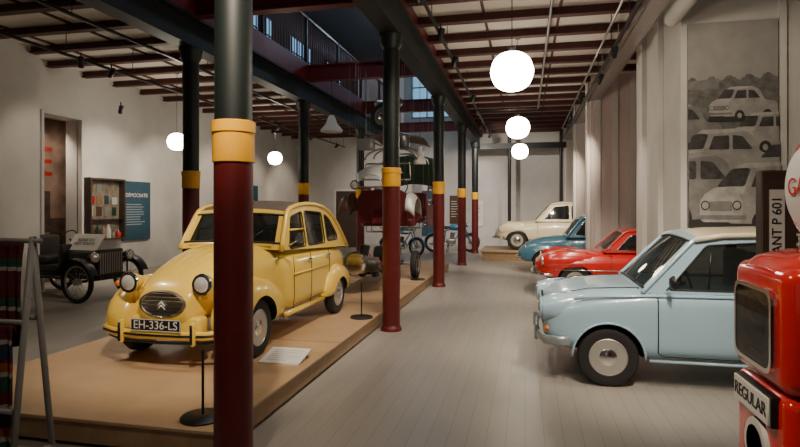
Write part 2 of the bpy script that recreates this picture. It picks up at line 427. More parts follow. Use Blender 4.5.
spot((1.25,8.6,3.8),(1.0,11.2,.6),240*K,55)
spot((1.25,10.4,3.8),(-.2,12,0),190*K,85)
spot((1.1,12.0,3.8),(.7,15,.8),300*K,55)
spot((1.1,14.8,3.8),(.4,18.4,1.2),460*K,55)
spot((-1.2,14.5,4.0),(-.2,17,0),200*K,90)
spot((-1.2,17.5,4.0),(-.5,22,1.8),300*K,90,col=(1,.88,.76))
spot((-1.2,1.4,4.0),(-.6,3.8,0),120*K,90)
spot((-1.2,6.4,4.0),(-.3,8.8,0),130*K,90)
for y,w in ((8.2,45),(10.3,210),(12.3,150),(14.8,130),(17.3,150),(19.8,130)):
    spot((-6.9,y,3.85),(-9.3,y+.7,1.8),w*K,70)
spot((-6.9,7.6,3.85),(-8.0,9.0,.6),70*K,55)
spot((-5.4,18,3.85),(-5,22,1.6),220*K,90,col=(1,.88,.76))
spot((-1.2,19.2,4.0),(-3.0,22,1.6),160*K,90,col=(1,.88,.76))
def upl(loc,W,col): 
    l=bpy.data.lights.new('upper_lamp','POINT'); l.energy=W; l.color=col; l.shadow_soft_size=.15
    o=bpy.data.objects.new('upper_lamp',l); COL.objects.link(o); o.location=loc
upl((-3.2,9,7.2),60,(.55,.75,1)); upl((-3.2,17,7.2),90,(.55,.75,1))
def pendant(X,Y,Z,r=.2):
    e=empty('globe_pendant_lamp',(X,Y,Z))
    prof=[]
    for i in range(25):
        a=pi*i/24; rr=r*math.sin(a)**.8*(1+.012*math.cos(40*a)) if 0<i<24 else 0
        prof.append((max(rr,0),-r*.92*math.cos(a)))
    lathe('globe',prof,(0,0,0),(0,0,1),GLOBE,e,32)
    cyl('cap',(0,0,r*.9),(0,0,r*.9+.05),.035,BLACK,e); cyl('cord',(0,0,r*.9),(0,0,Zc-.03-Z),.005,BLACK,e,6)
    cyl('ceiling_rose',(0,0,Zc-.05-Z),(0,0,Zc-Z),.05,BLACK,e)
pendant(-.12,5.4,2.93); pendant(-.12,9.75,3.0); pendant(-.12,13.9,3.0)
pendant(-7.3,10.7,3.05); pendant(-7.0,14.9,3.05)
# ------------------------------------------------------------ platform
e=empty('display_platform')
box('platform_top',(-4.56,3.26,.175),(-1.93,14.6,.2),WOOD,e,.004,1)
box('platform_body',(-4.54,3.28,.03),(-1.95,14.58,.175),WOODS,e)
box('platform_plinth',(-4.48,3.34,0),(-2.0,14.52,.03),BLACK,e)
multitube('platform_joints',[((-4.56,3.26+2.44*k,.2),(-1.93,3.26+2.44*k,.2)) for k in range(1,5)],.002,WELL,e,4)
PZ=.2
# ------------------------------------------------------------ yellow vintage saloon
def yellow_car():
    P=empty('vintage_saloon_car',(-3.19,5.0,PZ),-pi/2); m=PYEL
    bodyloft('body_tub',[(-2.98,.46,.5,.62,.74,3,3),(-2.9,.56,.4,.62,.86,3.5,3.5),(-2.6,.63,.33,.62,.93,4,4.5),(-1.8,.67,.27,.6,.955,4.5,6),(-1.0,.67,.27,.6,.965,4.5,6),(-.72,.62,.30,.62,.985,3.6,5),(-.55,.54,.4,.65,.97,3,4)],m,P)
    hs=[(-.8,.58,.45,.78,1.06,2.5,4),(-.5,.54,.44,.76,1.05,2.5,4),(-.2,.48,.42,.73,1.01,2.5,4),(.05,.42,.40,.70,.95,2.5,4),(.28,.36,.38,.66,.865,2.6,4),(.43,.31,.37,.6,.78,2.8,4),(.51,.27,.38,.56,.70,3,4),(.54,.22,.42,.55,.65,3,3)]
    bodyloft('bonnet',hs,m,P)
    for yy in (-.22,-.11,0,.11,.22):
        pts=[]; xs=[h[0] for h in hs]
        for x in [-.62+.1*i for i in range(11)]:
            zt=pchip(xs,[h[4] for h in hs],x); zm=pchip(xs,[h[3] for h in hs],x); ww=pchip(xs,[h[1] for h in hs],x)
            y2=yy*(ww/.5); z=zm+(zt-zm)*(1-(abs(y2)/ww)**2.5)**(1/2.5); pts.append((x,y2,z-.005))
        tube('bonnet_rib',pts,.008,m,P)
    for s in (1,-1):
        f=bodyloft('front_fender',[(-.80,.05,.3,.36,.42,2.2,3),(-.6,.12,.28,.42,.58,2.2,3),(-.32,.18,.27,.45,.71,2.2,3),(0,.20,.27,.45,.765,2.2,3),(.22,.19,.27,.44,.73,2.2,3),(.38,.155,.28,.42,.64,2.2,3),(.47,.10,.31,.40,.53,2.2,3),(.50,.04,.35,.40,.46,2.2,2.2)],m,P,40,40,s*.545)
        cut(f,[((0,.27),.32,.50 if s>0 else -.8,.8 if s>0 else -.50)])
        g=bodyloft('rear_fender',[(-2.86,.04,.3,.36,.42,2.4,3),(-2.74,.10,.28,.4,.55,2.4,3),(-2.5,.13,.27,.42,.655,2.4,3),(-2.25,.14,.27,.42,.68,2.4,3),(-2.0,.12,.27,.4,.60,2.4,3),(-1.86,.07,.28,.36,.46,2.4,3),(-1.8,.02,.3,.34,.38,2.4,3)],m,P,40,40,s*.62)
        cut(g,[((-2.3,.20),.30,.5 if s>0 else -.85,.85 if s>0 else -.5)])
        wheel(P,0,s*.62,.28,.28,.135,s,'cap',RIMG); wheel(P,-2.3,s*.64,.28,.28,.135,s,'cap',RIMG)
        headlight(P,.50,s*.375,.755,.092,CHROME,m,.16)
        cyl('headlight_stem',(.42,s*.375,.72),(.35,s*.30,.58),.022,m,P,10)
        ball('indicator',(.34,s*.62,.72),.03,ORANGE,P)
        w=.672
        for x in (-.86,-1.38,-2.02):
            seam(P,[(x,s*.655,.32),(x,s*w,.45),(x,s*w,.75),(x,s*.655,.9)])
        seam(P,[(-.86,s*w,.36),(-2.02,s*w,.36)])
        tube('sill',[(-.7,s*.62,.27),(-1.85,s*.64,.27)],.03,m,P)
        for x in (-1.31,-1.95): box('door_handle',(x-.05,s*.68-.012,.82),(x+.05,s*.68+.012,.845),CHROME,P,.005,1)
        tube('side_swage',[(-.85,s*.673,.70),(-1.95,s*.676,.70)],.008,m,P)
    prof=[(-.64,.98),(-.68,1.05),(-.88,1.355),(-.92,1.40),(-1.02,1.44),(-1.25,1.475),(-1.5,1.49),(-1.8,1.485),(-2.05,1.455),(-2.25,1.40),(-2.40,1.33),(-2.60,1.17),(-2.78,.98),(-2.86,.88)]
    kinds='pgprrrrrrpgpp'
    w1=roundpoly([(-.84,.985),(-.98,1.34),(-1.33,1.40),(-1.33,.985)],.05)
    w2=roundpoly([(-1.40,.985),(-1.40,1.405),(-1.98,1.38),(-1.98,.985)],.05)
    w3=roundpoly([(-2.07,1.0),(-2.07,1.36),(-2.25,1.29),(-2.47,1.08),(-2.47,1.0)],.05)
    greenhouse(P,prof,kinds,.88,.635,.15,[w1,w2,w3],m,CANVAS,crown=.04,er=.028)
    for s in (1,-1): tube('window_bar',[(-.9,s*.59,1.19),(-1.33,s*.59,1.19)],.012,m,P)
    for y in (-.2,.2): tube('wiper',[(-.62,y,1.06),(-.72,y+.16,1.19)],.006,BLACK,P)
    cyl('wiper_trim',(-.65,-.5,1.03),(-.65,.5,1.03),.018,m,P,8)
    lathe('grille_surround',[(.215,-.03),(.235,.0),(.235,.025),(.21,.035),(.195,.025)],(.52,0,.575),(1,0,0),STEEL,P,40,True,(1,.54))
    lathe('grille_back',[(.21,.022),(0,.022)],(.52,0,.575),(1,0,0),WELL,P,40,True,(1,.54))
    for k in range(7):
        z=.575-.099+.033*k; hw=.20*math.sqrt(max(0,1-((z-.575)/.115)**2)); cyl('grille_bar',(.548,-hw,z),(.548,hw,z),.006,CHROME,P,8)
    multitube('chevron_badge',[((.56,-.038,.56),(.56,0,.598)),((.56,.038,.56),(.56,0,.598)),((.56,-.038,.53),(.56,0,.568)),((.56,.038,.53),(.56,0,.568))],.006,PLATEW,P)
    box('lower_apron',(.36,-.36,.26),(.52,.36,.46),m,P,.04,3)
    tube('bumper',[(.40,-.68,.33),(.52,-.62,.325),(.585,-.45,.315),(.61,-.2,.31),(.615,0,.31),(.61,.2,.31),(.585,.45,.315),(.52,.62,.325),(.40,.68,.33)],.04,m,P,n=12,flat=.4)
    tube('bumper_trim',[(.53,-.62,.325),(.598,-.45,.315),(.623,-.2,.31),(.628,0,.31),(.623,.2,.31),(.598,.45,.315),(.53,.62,.325)],.012,BLACK,P,n=8)
    tube('bumper_lower',[(.45,-.62,.255),(.56,-.4,.245),(.59,0,.24),(.56,.4,.245),(.45,.62,.255)],.016,BLACK,P)
    for y in (-.36,.36): box('overrider',(.60,y-.022,.23),(.65,y+.022,.44),m,P,.018); box('overrider_rubber',(.645,y-.012,.25),(.66,y+.012,.42),BLACK,P,.004,1)
    box('licence_plate',(.63,-.25,.35),(.64,.25,.455),PLATEB,P,.003,1)
    boxes('plate_border',[((.639,-.25,.35),(.642,.25,.356)),((.639,-.25,.449),(.642,.25,.455)),((.639,-.25,.35),(.642,-.244,.455)),((.639,.244,.35),(.642,.25,.455))],PLATEW,P)
    text('plate_text','EH-336-LS',.103,(.643,0,.402),(0,1,0),(0,0,1),PLATEW,P)
    for y in (-.18,.18): cyl('plate_bracket',(.6,y,.33),(.63,y,.38),.008,BLACK,P,6)
    tube('rear_bumper',[(-2.95,-.6,.36),(-3.05,-.4,.36),(-3.07,0,.36),(-3.05,.4,.36),(-2.95,.6,.36)],.025,m,P)
    for s in (1,-1): box('tail_lamp',(-2.93,s*.52-.04,.55),(-2.87,s*.52+.04,.68),ORANGE,P,.01)
    seatpair(P,-1.45,.7,SEATB,.5); seatpair(P,-2.15,.7,SEATB,.45)
    steering(P,-1.02,.3,1.0)
    tube('door_mirror',[(-.78,.63,1.02),(-.78,.74,1.08)],.007,CHROME,P); lathe('mirror_head',[(0,0),(.05,0),(.05,.015),(0,.02)],(-.79,.76,1.10),(-1,0,0),CHROME,P,20)
yellow_car()
# ------------------------------------------------------------ pale blue saloon
def blue_car():
    P=empty('compact_saloon_car',(.745,6.14,0),pi); m=PBLUE
    b=bodyloft('body',[(-2.87,.60,.42,.60,.78,5,4),(-2.82,.67,.34,.6,.85,5.5,4),(-2.5,.725,.28,.6,.885,6,5),(-2.0,.74,.25,.6,.895,6,6),(-1.0,.745,.24,.6,.90,6,6),(-.4,.745,.24,.6,.905,5.5,6),(-.1,.74,.25,.60,.90,4.6,5.5),(.15,.735,.26,.59,.88,4.0,5),(.34,.72,.28,.58,.845,3.7,4.5),(.46,.69,.31,.57,.80,3.3,4),(.53,.65,.34,.56,.755,3,3.5),(.565,.58,.38,.56,.70,2.8,3)],m,P,96,80)
    cut(b,[((0,.27),.315,.40,.9),((0,.27),.315,-.9,-.40),((-2.02,.27),.315,.40,.9),((-2.02,.27),.315,-.9,-.40)])
    for s in (1,-1):
        wheel(P,0,s*.655,.27,.27,.145,s,'cap'); wheel(P,-2.02,s*.655,.27,.27,.145,s,'cap')
        for cx in (0,-2.02): tube('arch_lip',[(cx+.318*math.cos(a),s*.742,.27+.318*math.sin(a)) for a in [pi*i/20 for i in range(21)]],.010,m,P)
        bodyloft('headlight_nacelle',[(0,.04,.66,.72,.80,2.2,2),(.25,.10,.60,.70,.84,2.2,2),(.46,.13,.56,.68,.825,2.2,2.2),(.58,.115,.57,.68,.79,2,2)],m,P,32,24,s*.575)
        headlight(P,.59,s*.575,.68,.10,m,m,.06)
        lathe('headlight_chrome',[(.085,.0),(.097,.0),(.092,.024)],(.59,s*.575,.68),(1,0,0),CHROME,P,28)
        ball('indicator',(.54,s*.63,.50),.035,ORANGE,P,(.7,1,.8))
        w=.752
        seam(P,[(-.42,s*.70,.86),(-.42,s*.742,.80),(-.42,s*w,.60),(-.42,s*.745,.34),(-.46,s*.742,.31),(-1.40,s*.742,.31),(-1.46,s*.745,.34),(-1.46,s*w,.6),(-1.46,s*.74,.8),(-1.46,s*.70,.86)],r=.005)
        tube('beltline_crease',[(.30,s*.695,.795),(.1,s*.71,.825),(-.4,s*.718,.845),(-1.0,s*.718,.85),(-2.2,s*.71,.85),(-2.75,s*.68,.83)],.012,m,P)
        box('door_handle',(-1.38,s*.752-.015,.73),(-1.24,s*.752+.015,.752),CHROME,P,.006)
        tube('sill_trim',[(-.35,s*.725,.262),(-1.68,s*.725,.262)],.014,m,P)
    prof=[(-.30,.865),(-.33,.90),(-.74,1.33),(-.80,1.365),(-1.0,1.395),(-1.5,1.41),(-1.95,1.385),(-2.10,1.35),(-2.15,1.31),(-2.38,.94),(-2.42,.87)]
    kinds='pgprrrrpgp'
    w1=roundpoly([(-.52,.90),(-.86,1.30),(-1.40,1.335),(-1.40,.90)],.04)
    w2=roundpoly([(-1.49,.90),(-1.49,1.335),(-2.02,1.30),(-2.2,.98),(-2.2,.90)],.05)
    greenhouse(P,prof,kinds,.86,.675,.22,[w1,w2],m,PCREAM,crown=.05,er=.022,edge=m,trim=RUBBER)
    for s in (1,-1): tube('drip_rail',[(-.76,s*.585,1.35),(-1.0,s*.575,1.39),(-1.5,s*.572,1.405),(-1.95,s*.575,1.385),(-2.12,s*.585,1.34)],.026,PCREAM,P)
    seam(P,[(-.28,-.6,.893),(-.28,.6,.893)]); seam(P,[(-.3,.54,.90),(.15,.52,.875),(.42,.48,.815)]); seam(P,[(-.3,-.54,.90),(.15,-.52,.875),(.42,-.48,.815)])
    tube('quarter_light_bar',[(-.86,.64,.90),(-.90,.59,1.305)],.009,BLACK,P)
    tube('mirror_arm',[(-.50,.70,.90),(-.52,.80,.96)],.008,BLACK,P)
    lathe('mirror_head',[(0,-.03),(.04,-.025),(.062,0),(.062,.012),(0,.012)],(-.52,.83,.985),(-1,0,0),BLACK,P,24)
    PB=mat('bumper_grey_blue',(.38,.45,.48),.3,.5)
    tube('bumper',[(.34,.755,.41),(.45,.74,.405),(.56,.66,.40),(.61,.45,.395),(.625,0,.39),(.61,-.45,.395),(.56,-.66,.40),(.45,-.74,.405),(.34,-.755,.41)],.045,PB,P,n=12,flat=.5)
    for y in (-.35,.35): box('overrider',(.61,y-.03,.32),(.655,y+.03,.48),PB,P,.02)
    boxes('grille_bars',[((.565,-.36,.50+.03*k),(.582,.36,.512+.03*k)) for k in range(7)],STEEL,P)
    box('grille_back',(.51,-.38,.49),(.570,.38,.72),WELL,P,.01)
    tube('rear_bumper',[(-2.6,.74,.42),(-2.85,.7,.42),(-2.93,.4,.42),(-2.93,-.4,.42),(-2.85,-.7,.42),(-2.6,-.74,.42)],.035,PB,P,n=12)
    for s in (1,-1): box('tail_lamp',(-2.88,s*.6-.05,.55),(-2.84,s*.6+.05,.78),ORANGE,P,.01)
    seatpair(P,-1.15,.6,SEAT,.62); seatpair(P,-1.95,.6,SEAT,.5)
    steering(P,-.75,.32,.93)
    for y in (-.1,.35): tube('wiper',[(-.29,y,.93),(-.45,y-.2,1.08)],.006,BLACK,P)
blue_car()
# ------------------------------------------------------------ red coupe
def red_car():
    P=empty('sports_coupe_car',(.90,11.38,0),pi); m=PRED
    b=bodyloft('body',[(-2.85,.5,.42,.56,.70,3,3),(-2.75,.62,.34,.56,.78,3,3.5),(-2.3,.72,.26,.55,.83,3.2,4.5),(-1.2,.74,.24,.55,.84,3.5,5),(-.5,.745,.24,.55,.845,3.2,5),(0,.745,.25,.54,.835,3.0,4.5),(.4,.71,.28,.53,.77,2.8,4),(.6,.62,.34,.52,.70,2.6,3),(.69,.48,.4,.52,.63,2.4,2.6)],m,P,64,60)
    cut(b,[((0,.27),.33,.40,.9),((0,.27),.33,-.9,-.40),((-2.15,.27),.33,.40,.9),((-2.15,.27),.33,-.9,-.40)])
    for s in (1,-1):
        wheel(P,0,s*.65,.285,.285,.15,s,'full'); wheel(P,-2.15,s*.65,.285,.285,.15,s,'full')
        bodyloft('fender_bulge',[(-.55,.04,.5,.6,.68,2.2,2),(-.2,.12,.5,.62,.82,2.2,2),(.2,.14,.48,.62,.84,2.2,2),(.48,.12,.48,.62,.79,2.2,2),(.56,.09,.52,.62,.74,2.2,2)],m,P,32,30,s*.60)
        headlight(P,.575,s*.60,.64,.085,CHROME,m,.1)
        seam(P,[(-.62,s*.70,.78),(-.62,s*.748,.6),(-.62,s*.74,.32),(-1.55,s*.74,.32),(-1.55,s*.748,.6),(-1.55,s*.70,.78)])
        tube('side_strip',[(.4,s*.725,.5),(-.4,s*.753,.5),(-2.4,s*.73,.5)],.01,CHROME,P)
        box('door_handle',(-1.5,s*.75-.012,.7),(-1.38,s*.75+.012,.72),CHROME,P,.005)
    prof=[(-.50,.82),(-.53,.85),(-.86,1.17),(-.92,1.20),(-1.2,1.23),(-1.55,1.22),(-1.75,1.17),(-2.2,.92),(-2.35,.82)]
    greenhouse(P,prof,'pgprrpgp',.81,.63,.22,[roundpoly([(-.72,.86),(-.98,1.14),(-1.42,1.165),(-1.42,.86)],.04),roundpoly([(-1.49,.86),(-1.49,1.16),(-1.68,1.12),(-2.05,.88)],.04)],m,m,crown=.035,er=.018,trim=CHROME)
    tube('bumper',[(.4,.74,.40),(.6,.7,.40),(.74,.45,.40),(.77,0,.40),(.74,-.45,.40),(.6,-.7,.40),(.4,-.74,.40)],.03,CHROME,P,n=12)
    lathe('grille',[(.16,0),(.17,.02),(.14,.02),(0,.01)],(.68,0,.53),(1,0,0),CHROME,P,28,True,(1.2,.6))
    seatpair(P,-1.3,.55,SEAT,.5); steering(P,-.95,.3,.85)
    tube('mirror_arm',[(-.6,.66,.85),(-.6,.75,.92)],.007,CHROME,P); ball('mirror_head',(-.6,.77,.94),.045,CHROME,P,(.5,1,1))
red_car()
def fendered(name,loc,m,sc=1,rz=pi,ht=1.46):
    P=empty(name,loc,rz,sc)
    bodyloft('body',[(-3.15,.30,.42,.5,.6,2.4,3),(-2.95,.46,.36,.55,.78,2.6,3),(-2.5,.60,.3,.58,.93,3,4),(-1.6,.66,.26,.6,.93,4,6),(-.6,.62,.26,.6,.94,3.2,5),(-.1,.50,.3,.6,.90,2.5,4),(.3,.38,.32,.55,.80,2.2,3.5),(.55,.26,.34,.5,.64,2.2,3),(.64,.14,.38,.46,.54,2.2,2.2)],m,P)
    for s in (1,-1):
        f=bodyloft('front_fender',[(-.62,.05,.28,.34,.42,2.2,3),(-.4,.14,.28,.42,.62,2.2,3),(-.1,.19,.28,.46,.76,2.2,3),(.2,.20,.28,.46,.77,2.2,3),(.45,.17,.29,.45,.68,2.2,3),(.58,.10,.34,.44,.56,2.2,2.6)],m,P,36,36,s*.56)
        cut(f,[((0,.27),.33,.50 if s>0 else -.85,.85 if s>0 else -.5)])
        g=bodyloft('rear_fender',[(-3.0,.08,.3,.4,.5,2.2,3),(-2.85,.15,.28,.44,.62,2.2,3),(-2.5,.2,.28,.46,.76,2.2,3),(-2.1,.18,.28,.46,.72,2.2,3),(-1.8,.08,.28,.38,.48,2.2,3)],m,P,36,36,s*.58)
        cut(g,[((-2.4,.27),.33,.50 if s>0 else -.85,.85 if s>0 else -.5)])
        wheel(P,0,s*.64,.295,.295,.15,s,'full'); wheel(P,-2.4,s*.64,.295,.295,.15,s,'full')
        headlight(P,.46,s*.56,.62,.09,CHROME,m,.12)
        tube('running_board',[(-.55,s*.68,.28),(-1.85,s*.68,.28)],.04,BLACK,P)
        seam(P,[(-.66,s*.60,.9),(-.66,s*.655,.7),(-.66,s*.65,.35),(-1.55,s*.665,.35),(-1.6,s*.67,.7),(-1.6,s*.62,.9)])
    h=ht
    prof=[(-.52,.90),(-.56,.94),(-.86,h-.13),(-.93,h-.08),(-1.2,h-.02),(-1.5,h),(-1.8,h-.04),(-2.05,h-.14),(-2.15,h-.2),(-2.4,h-.42),(-2.6,.88)]
    greenhouse(P,prof,'pgprrrrpgp',.87,.62,.2,[roundpoly([(-.72,.95),(-.96,h-.15),(-1.5,h-.09),(-1.5,.95)],.06),roundpoly([(-1.58,.95),(-1.58,h-.09),(-1.95,h-.17),(-2.25,1.0)],.06)],m,m,crown=.06,er=.035,trim=CHROME)
    tube('bumper',[(.45,.66,.36),(.64,.5,.36),(.72,0,.36),(.64,-.5,.36),(.45,-.66,.36)],.03,CHROME,P,n=12)
    tube('rear_bumper',[(-3.0,.66,.4),(-3.2,.4,.4),(-3.22,-.4,.4),(-3.0,-.66,.4)],.03,CHROME,P,n=12)
    seatpair(P,-1.4,.6,SEAT,.55); steering(P,-.95,.3,.95)
    return P
fendered('rounded_saloon_car',(.48,15.0,0),PTEAL,1.0,pi)
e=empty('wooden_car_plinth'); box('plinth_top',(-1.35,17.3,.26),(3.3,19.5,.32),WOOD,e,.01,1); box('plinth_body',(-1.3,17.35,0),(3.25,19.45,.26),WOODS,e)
def cream_car():
    P=empty('fastback_coupe_car',(-.24,18.35,.323),pi); m=PCREAM
    b=bodyloft('body',[(-2.95,.45,.42,.56,.70,3,3),(-2.8,.6,.34,.56,.82,3,3.5),(-2.3,.74,.26,.56,.92,3,4.5),(-1.2,.76,.24,.56,.93,3.2,5),(-.5,.76,.24,.56,.92,3,5),(0,.755,.25,.55,.88,2.8,4.5),(.35,.71,.28,.54,.80,2.6,4),(.58,.60,.34,.52,.70,2.4,3),(.68,.42,.4,.51,.62,2.3,2.6)],m,P,64,60)
    cut(b,[((0,.28),.34,.40,.9),((0,.28),.34,-.9,-.40),((-2.3,.28),.34,.40,.9),((-2.3,.28),.34,-.9,-.40)])
    for s in (1,-1):
        wheel(P,0,s*.67,.30,.30,.15,s,'full'); wheel(P,-2.3,s*.67,.30,.30,.15,s,'full')
        bodyloft('fender_bulge',[(-.5,.04,.5,.6,.7,2.2,2),(-.1,.13,.5,.62,.87,2.2,2),(.25,.14,.48,.62,.86,2.2,2),(.46,.12,.48,.62,.78,2.2,2),(.54,.09,.52,.62,.72,2.2,2)],m,P,32,30,s*.60)
        headlight(P,.555,s*.60,.63,.09,CHROME,m,.1)
        seam(P,[(-.62,s*.72,.85),(-.62,s*.765,.6),(-.62,s*.75,.32),(-1.6,s*.75,.32),(-1.6,s*.765,.6),(-1.6,s*.72,.85)])
    prof=[(-.55,.88),(-.60,.92),(-1.0,1.36),(-1.08,1.41),(-1.35,1.46),(-1.7,1.44),(-1.9,1.38),(-2.5,1.03),(-2.7,.88)]
    greenhouse(P,prof,'pgprrpgp',.88,.65,.2,[roundpoly([(-.82,.95),(-1.12,1.33),(-1.55,1.38),(-1.55,.95)],.05),roundpoly([(-1.62,.95),(-1.62,1.37),(-1.85,1.32),(-2.3,1.0)],.05)],m,m,crown=.05,er=.028,trim=CHROME)
    tube('bumper',[(.4,.74,.38),(.6,.66,.38),(.74,.4,.38),(.77,0,.38),(.74,-.4,.38),(.6,-.66,.38),(.4,-.74,.38)],.03,CHROME,P,n=12)
    seatpair(P,-1.35,.6,SEAT,.5); steering(P,-1.0,.3,.98)
cream_car()
# ------------------------------------------------------------ motorcycles
def spoked(par,x,z,r,y=0,w=.045):
    e=empty('spoked_wheel'); e.parent=par; e.location=(x,y,z)
    tube('tyre',[(r*math.cos(2*pi*i/32),0,r*math.sin(2*pi*i/32)) for i in range(32)],w,RUB,e,closed=True,n=10)
    tube('rim',[((r-w)*math.cos(2*pi*i/32),0,(r-w)*math.sin(2*pi*i/32)) for i in range(32)],w*.5,STEEL,e,closed=True,n=8)
    multitube('spokes',[((0,.02*(-1)**i,0),((r-w)*math.cos(2*pi*i/20),0,(r-w)*math.sin(2*pi*i/20))) for i in range(20)],.004,STEEL,e,4)
    cyl('hub',(0,-.05,0),(0,.05,0),.05,STEEL,e,16)
def moto(name,loc,rz,m,sc=1):
    P=empty(name,loc,rz,sc); r=.27
    spoked(P,.62,.32,r); spoked(P,-.60,.32,r)
    multitube('frame',[((.42,0,.85),(.05,0,.35)),((.05,0,.35),(-.25,0,.35)),((-.25,0,.35),(-.2,0,.72)),((.42,0,.85),(-.2,0,.72)),((-.25,.05,.35),(-.60,.07,.32)),((-.25,-.05,.35),(-.60,-.07,.32)),((-.2,.05,.72),(-.60,.07,.34)),((-.2,-.05,.72),(-.60,-.07,.34)),((.40,.07,.92),(.62,.07,.32)),((.40,-.07,.92),(.62,-.07,.32))],.018,m,P,8)
    ball('fuel_tank',(.14,0,.83),.14,m,P,(1.75,.85,.8)); ball('saddle',(-.25,0,.82),.13,SEAT,P,(1.7,.9,.45))
    for cx in (.62,-.60):
        pts=[(cx+.34*math.cos(a),0,.32+.34*math.sin(a)) for a in [pi*(.05+.9*i/14) for i in range(15)]]
        vs=[];fs=[]
        for p in pts: vs+=[(p[0],-.06,p[2]-.02),(p[0],0,p[2]),(p[0],.06,p[2]-.02)]
        for i in range(14):
            for k in (0,1): fs.append((i*3+k,i*3+k+1,i*3+k+4,i*3+k+3))
        mk('mudguard',vs,fs,m,P,True)
    box('engine_block',(-.18,-.1,.28),(.1,.1,.45),STEEL,P,.03); lathe('cylinder_fins',[((.09 if i%2 else .06),.02*i) for i in range(12)],(.0,0,.44),(.15,0,1),STEEL,P,16)
    tube('exhaust',[(.06,.1,.5),(.15,.14,.3),(0,.14,.22),(-.4,.14,.24),(-.75,.14,.28)],.028,CHROME,P)
    tube('handlebar',[(.25,.34,.98),(.36,.2,1.02),(.40,0,.98),(.36,-.2,1.02),(.25,-.34,.98)],.013,CHROME,P)
    headlight(P,.52,0,.90,.08,CHROME,m,.12)
    cyl('stand_leg',(-.1,.08,.33),(-.16,.2,0),.012,BLACK,P,8); cyl('stand_leg_2',(-.1,-.08,.33),(-.16,-.2,0),.012,BLACK,P,8)
    return P
moto('motorcycle',(-2.6,20.3,0),.25,BLUEP,1.1)
moto('motorcycle',(-4.1,18.6,0),-.4,BLUEP,1.0)
# ------------------------------------------------------------ rolling chassis with engine
def chassis():
    P=empty('rolling_chassis',(-2.75,9.35,PZ),-pi/2)
    boxes('frame_rails',[((-2.0,-.30,.27),(.2,-.22,.35)),((-2.0,.22,.27),(.2,.30,.35)),((-2.0,-.3,.27),(-1.92,.3,.35)),((-.9,-.3,.27),(-.82,.3,.35)),((-.2,-.3,.27),(-.1,.3,.35))],BLACK,P)
    box('floor_pan',(-1.9,-.24,.33),(-.2,.24,.345),STEEL,P)
    for s in (1,-1):
        wheel(P,0,s*.56,.28,.28,.13,s,'cap',STEEL); wheel(P,-1.9,s*.56,.28,.28,.13,s,'cap',STEEL)
        cyl('axle_arm',(0,s*.2,.3),(0,s*.56,.28),.03,STEEL,P); cyl('axle_arm_rear',(-1.9,s*.2,.3),(-1.9,s*.56,.28),.03,STEEL,P)
        lathe('cylinder_head',[((.13 if i%2 else .09),.016*i) for i in range(15)],(.22,s*.12,.48),(0,s,0),STEEL,P,20)
        tube('exhaust_pipe',[(.2,s*.34,.45),(.1,s*.36,.36),(-.15,s*.3,.30),(-.3,s*.1,.28)],.022,LEATHER,P)
    box('crankcase',(.08,-.13,.33),(.36,.13,.62),STEEL,P,.04,3)
    lathe('fan_shroud',[(.0,0),(.05,0),(.17,.01),(.19,.0),(.19,.07),(.17,.08)],(.38,0,.52),(1,0,0),CHROME,P,28)
    multitube('fan_blades',[((.44,0,.52),(.44,.15*math.cos(2*pi*i/8),.52+.15*math.sin(2*pi*i/8))) for i in range(8)],.018,PLATEW,P)
    box('gearbox',(-.35,-.1,.33),(.08,.1,.52),STEEL,P,.03); lathe('air_filter',[(.0,0),(.09,0),(.09,.14),(0,.14)],(.12,.05,.66),(0,.2,1),BLACK,P,24)
    lathe('brake_drum',[(.12,0),(.12,.06),(0,.06)],(-.02,.16,.42),(0,1,0),CHROME,P,24)
    box('battery',(-.1,-.28,.4),(.06,-.14,.6),BLUEP,P,.01)
    tube('carburettor_pipe',[(.2,-.1,.62),(.15,0,.72),(.05,.1,.7)],.022,CHROME,P)
    tube('fuel_line',[(-.1,.15,.5),(-.8,.25,.42),(-1.6,.2,.45)],.012,PRED,P)
    tube('ignition_lead',[(.2,.2,.6),(.1,.1,.75),(-.05,-.1,.66)],.010,PRED,P)
    cyl('steering_column',(-.2,.3,.4),(-.6,.3,.68),.014,BLACK,P)
    lathe('fuel_tank',[(0,0),(.14,0),(.16,.03),(.16,.45),(.14,.48),(0,.48)],(-1.7,-.24,.5),(0,1,0),BLACK,P,24)
chassis()
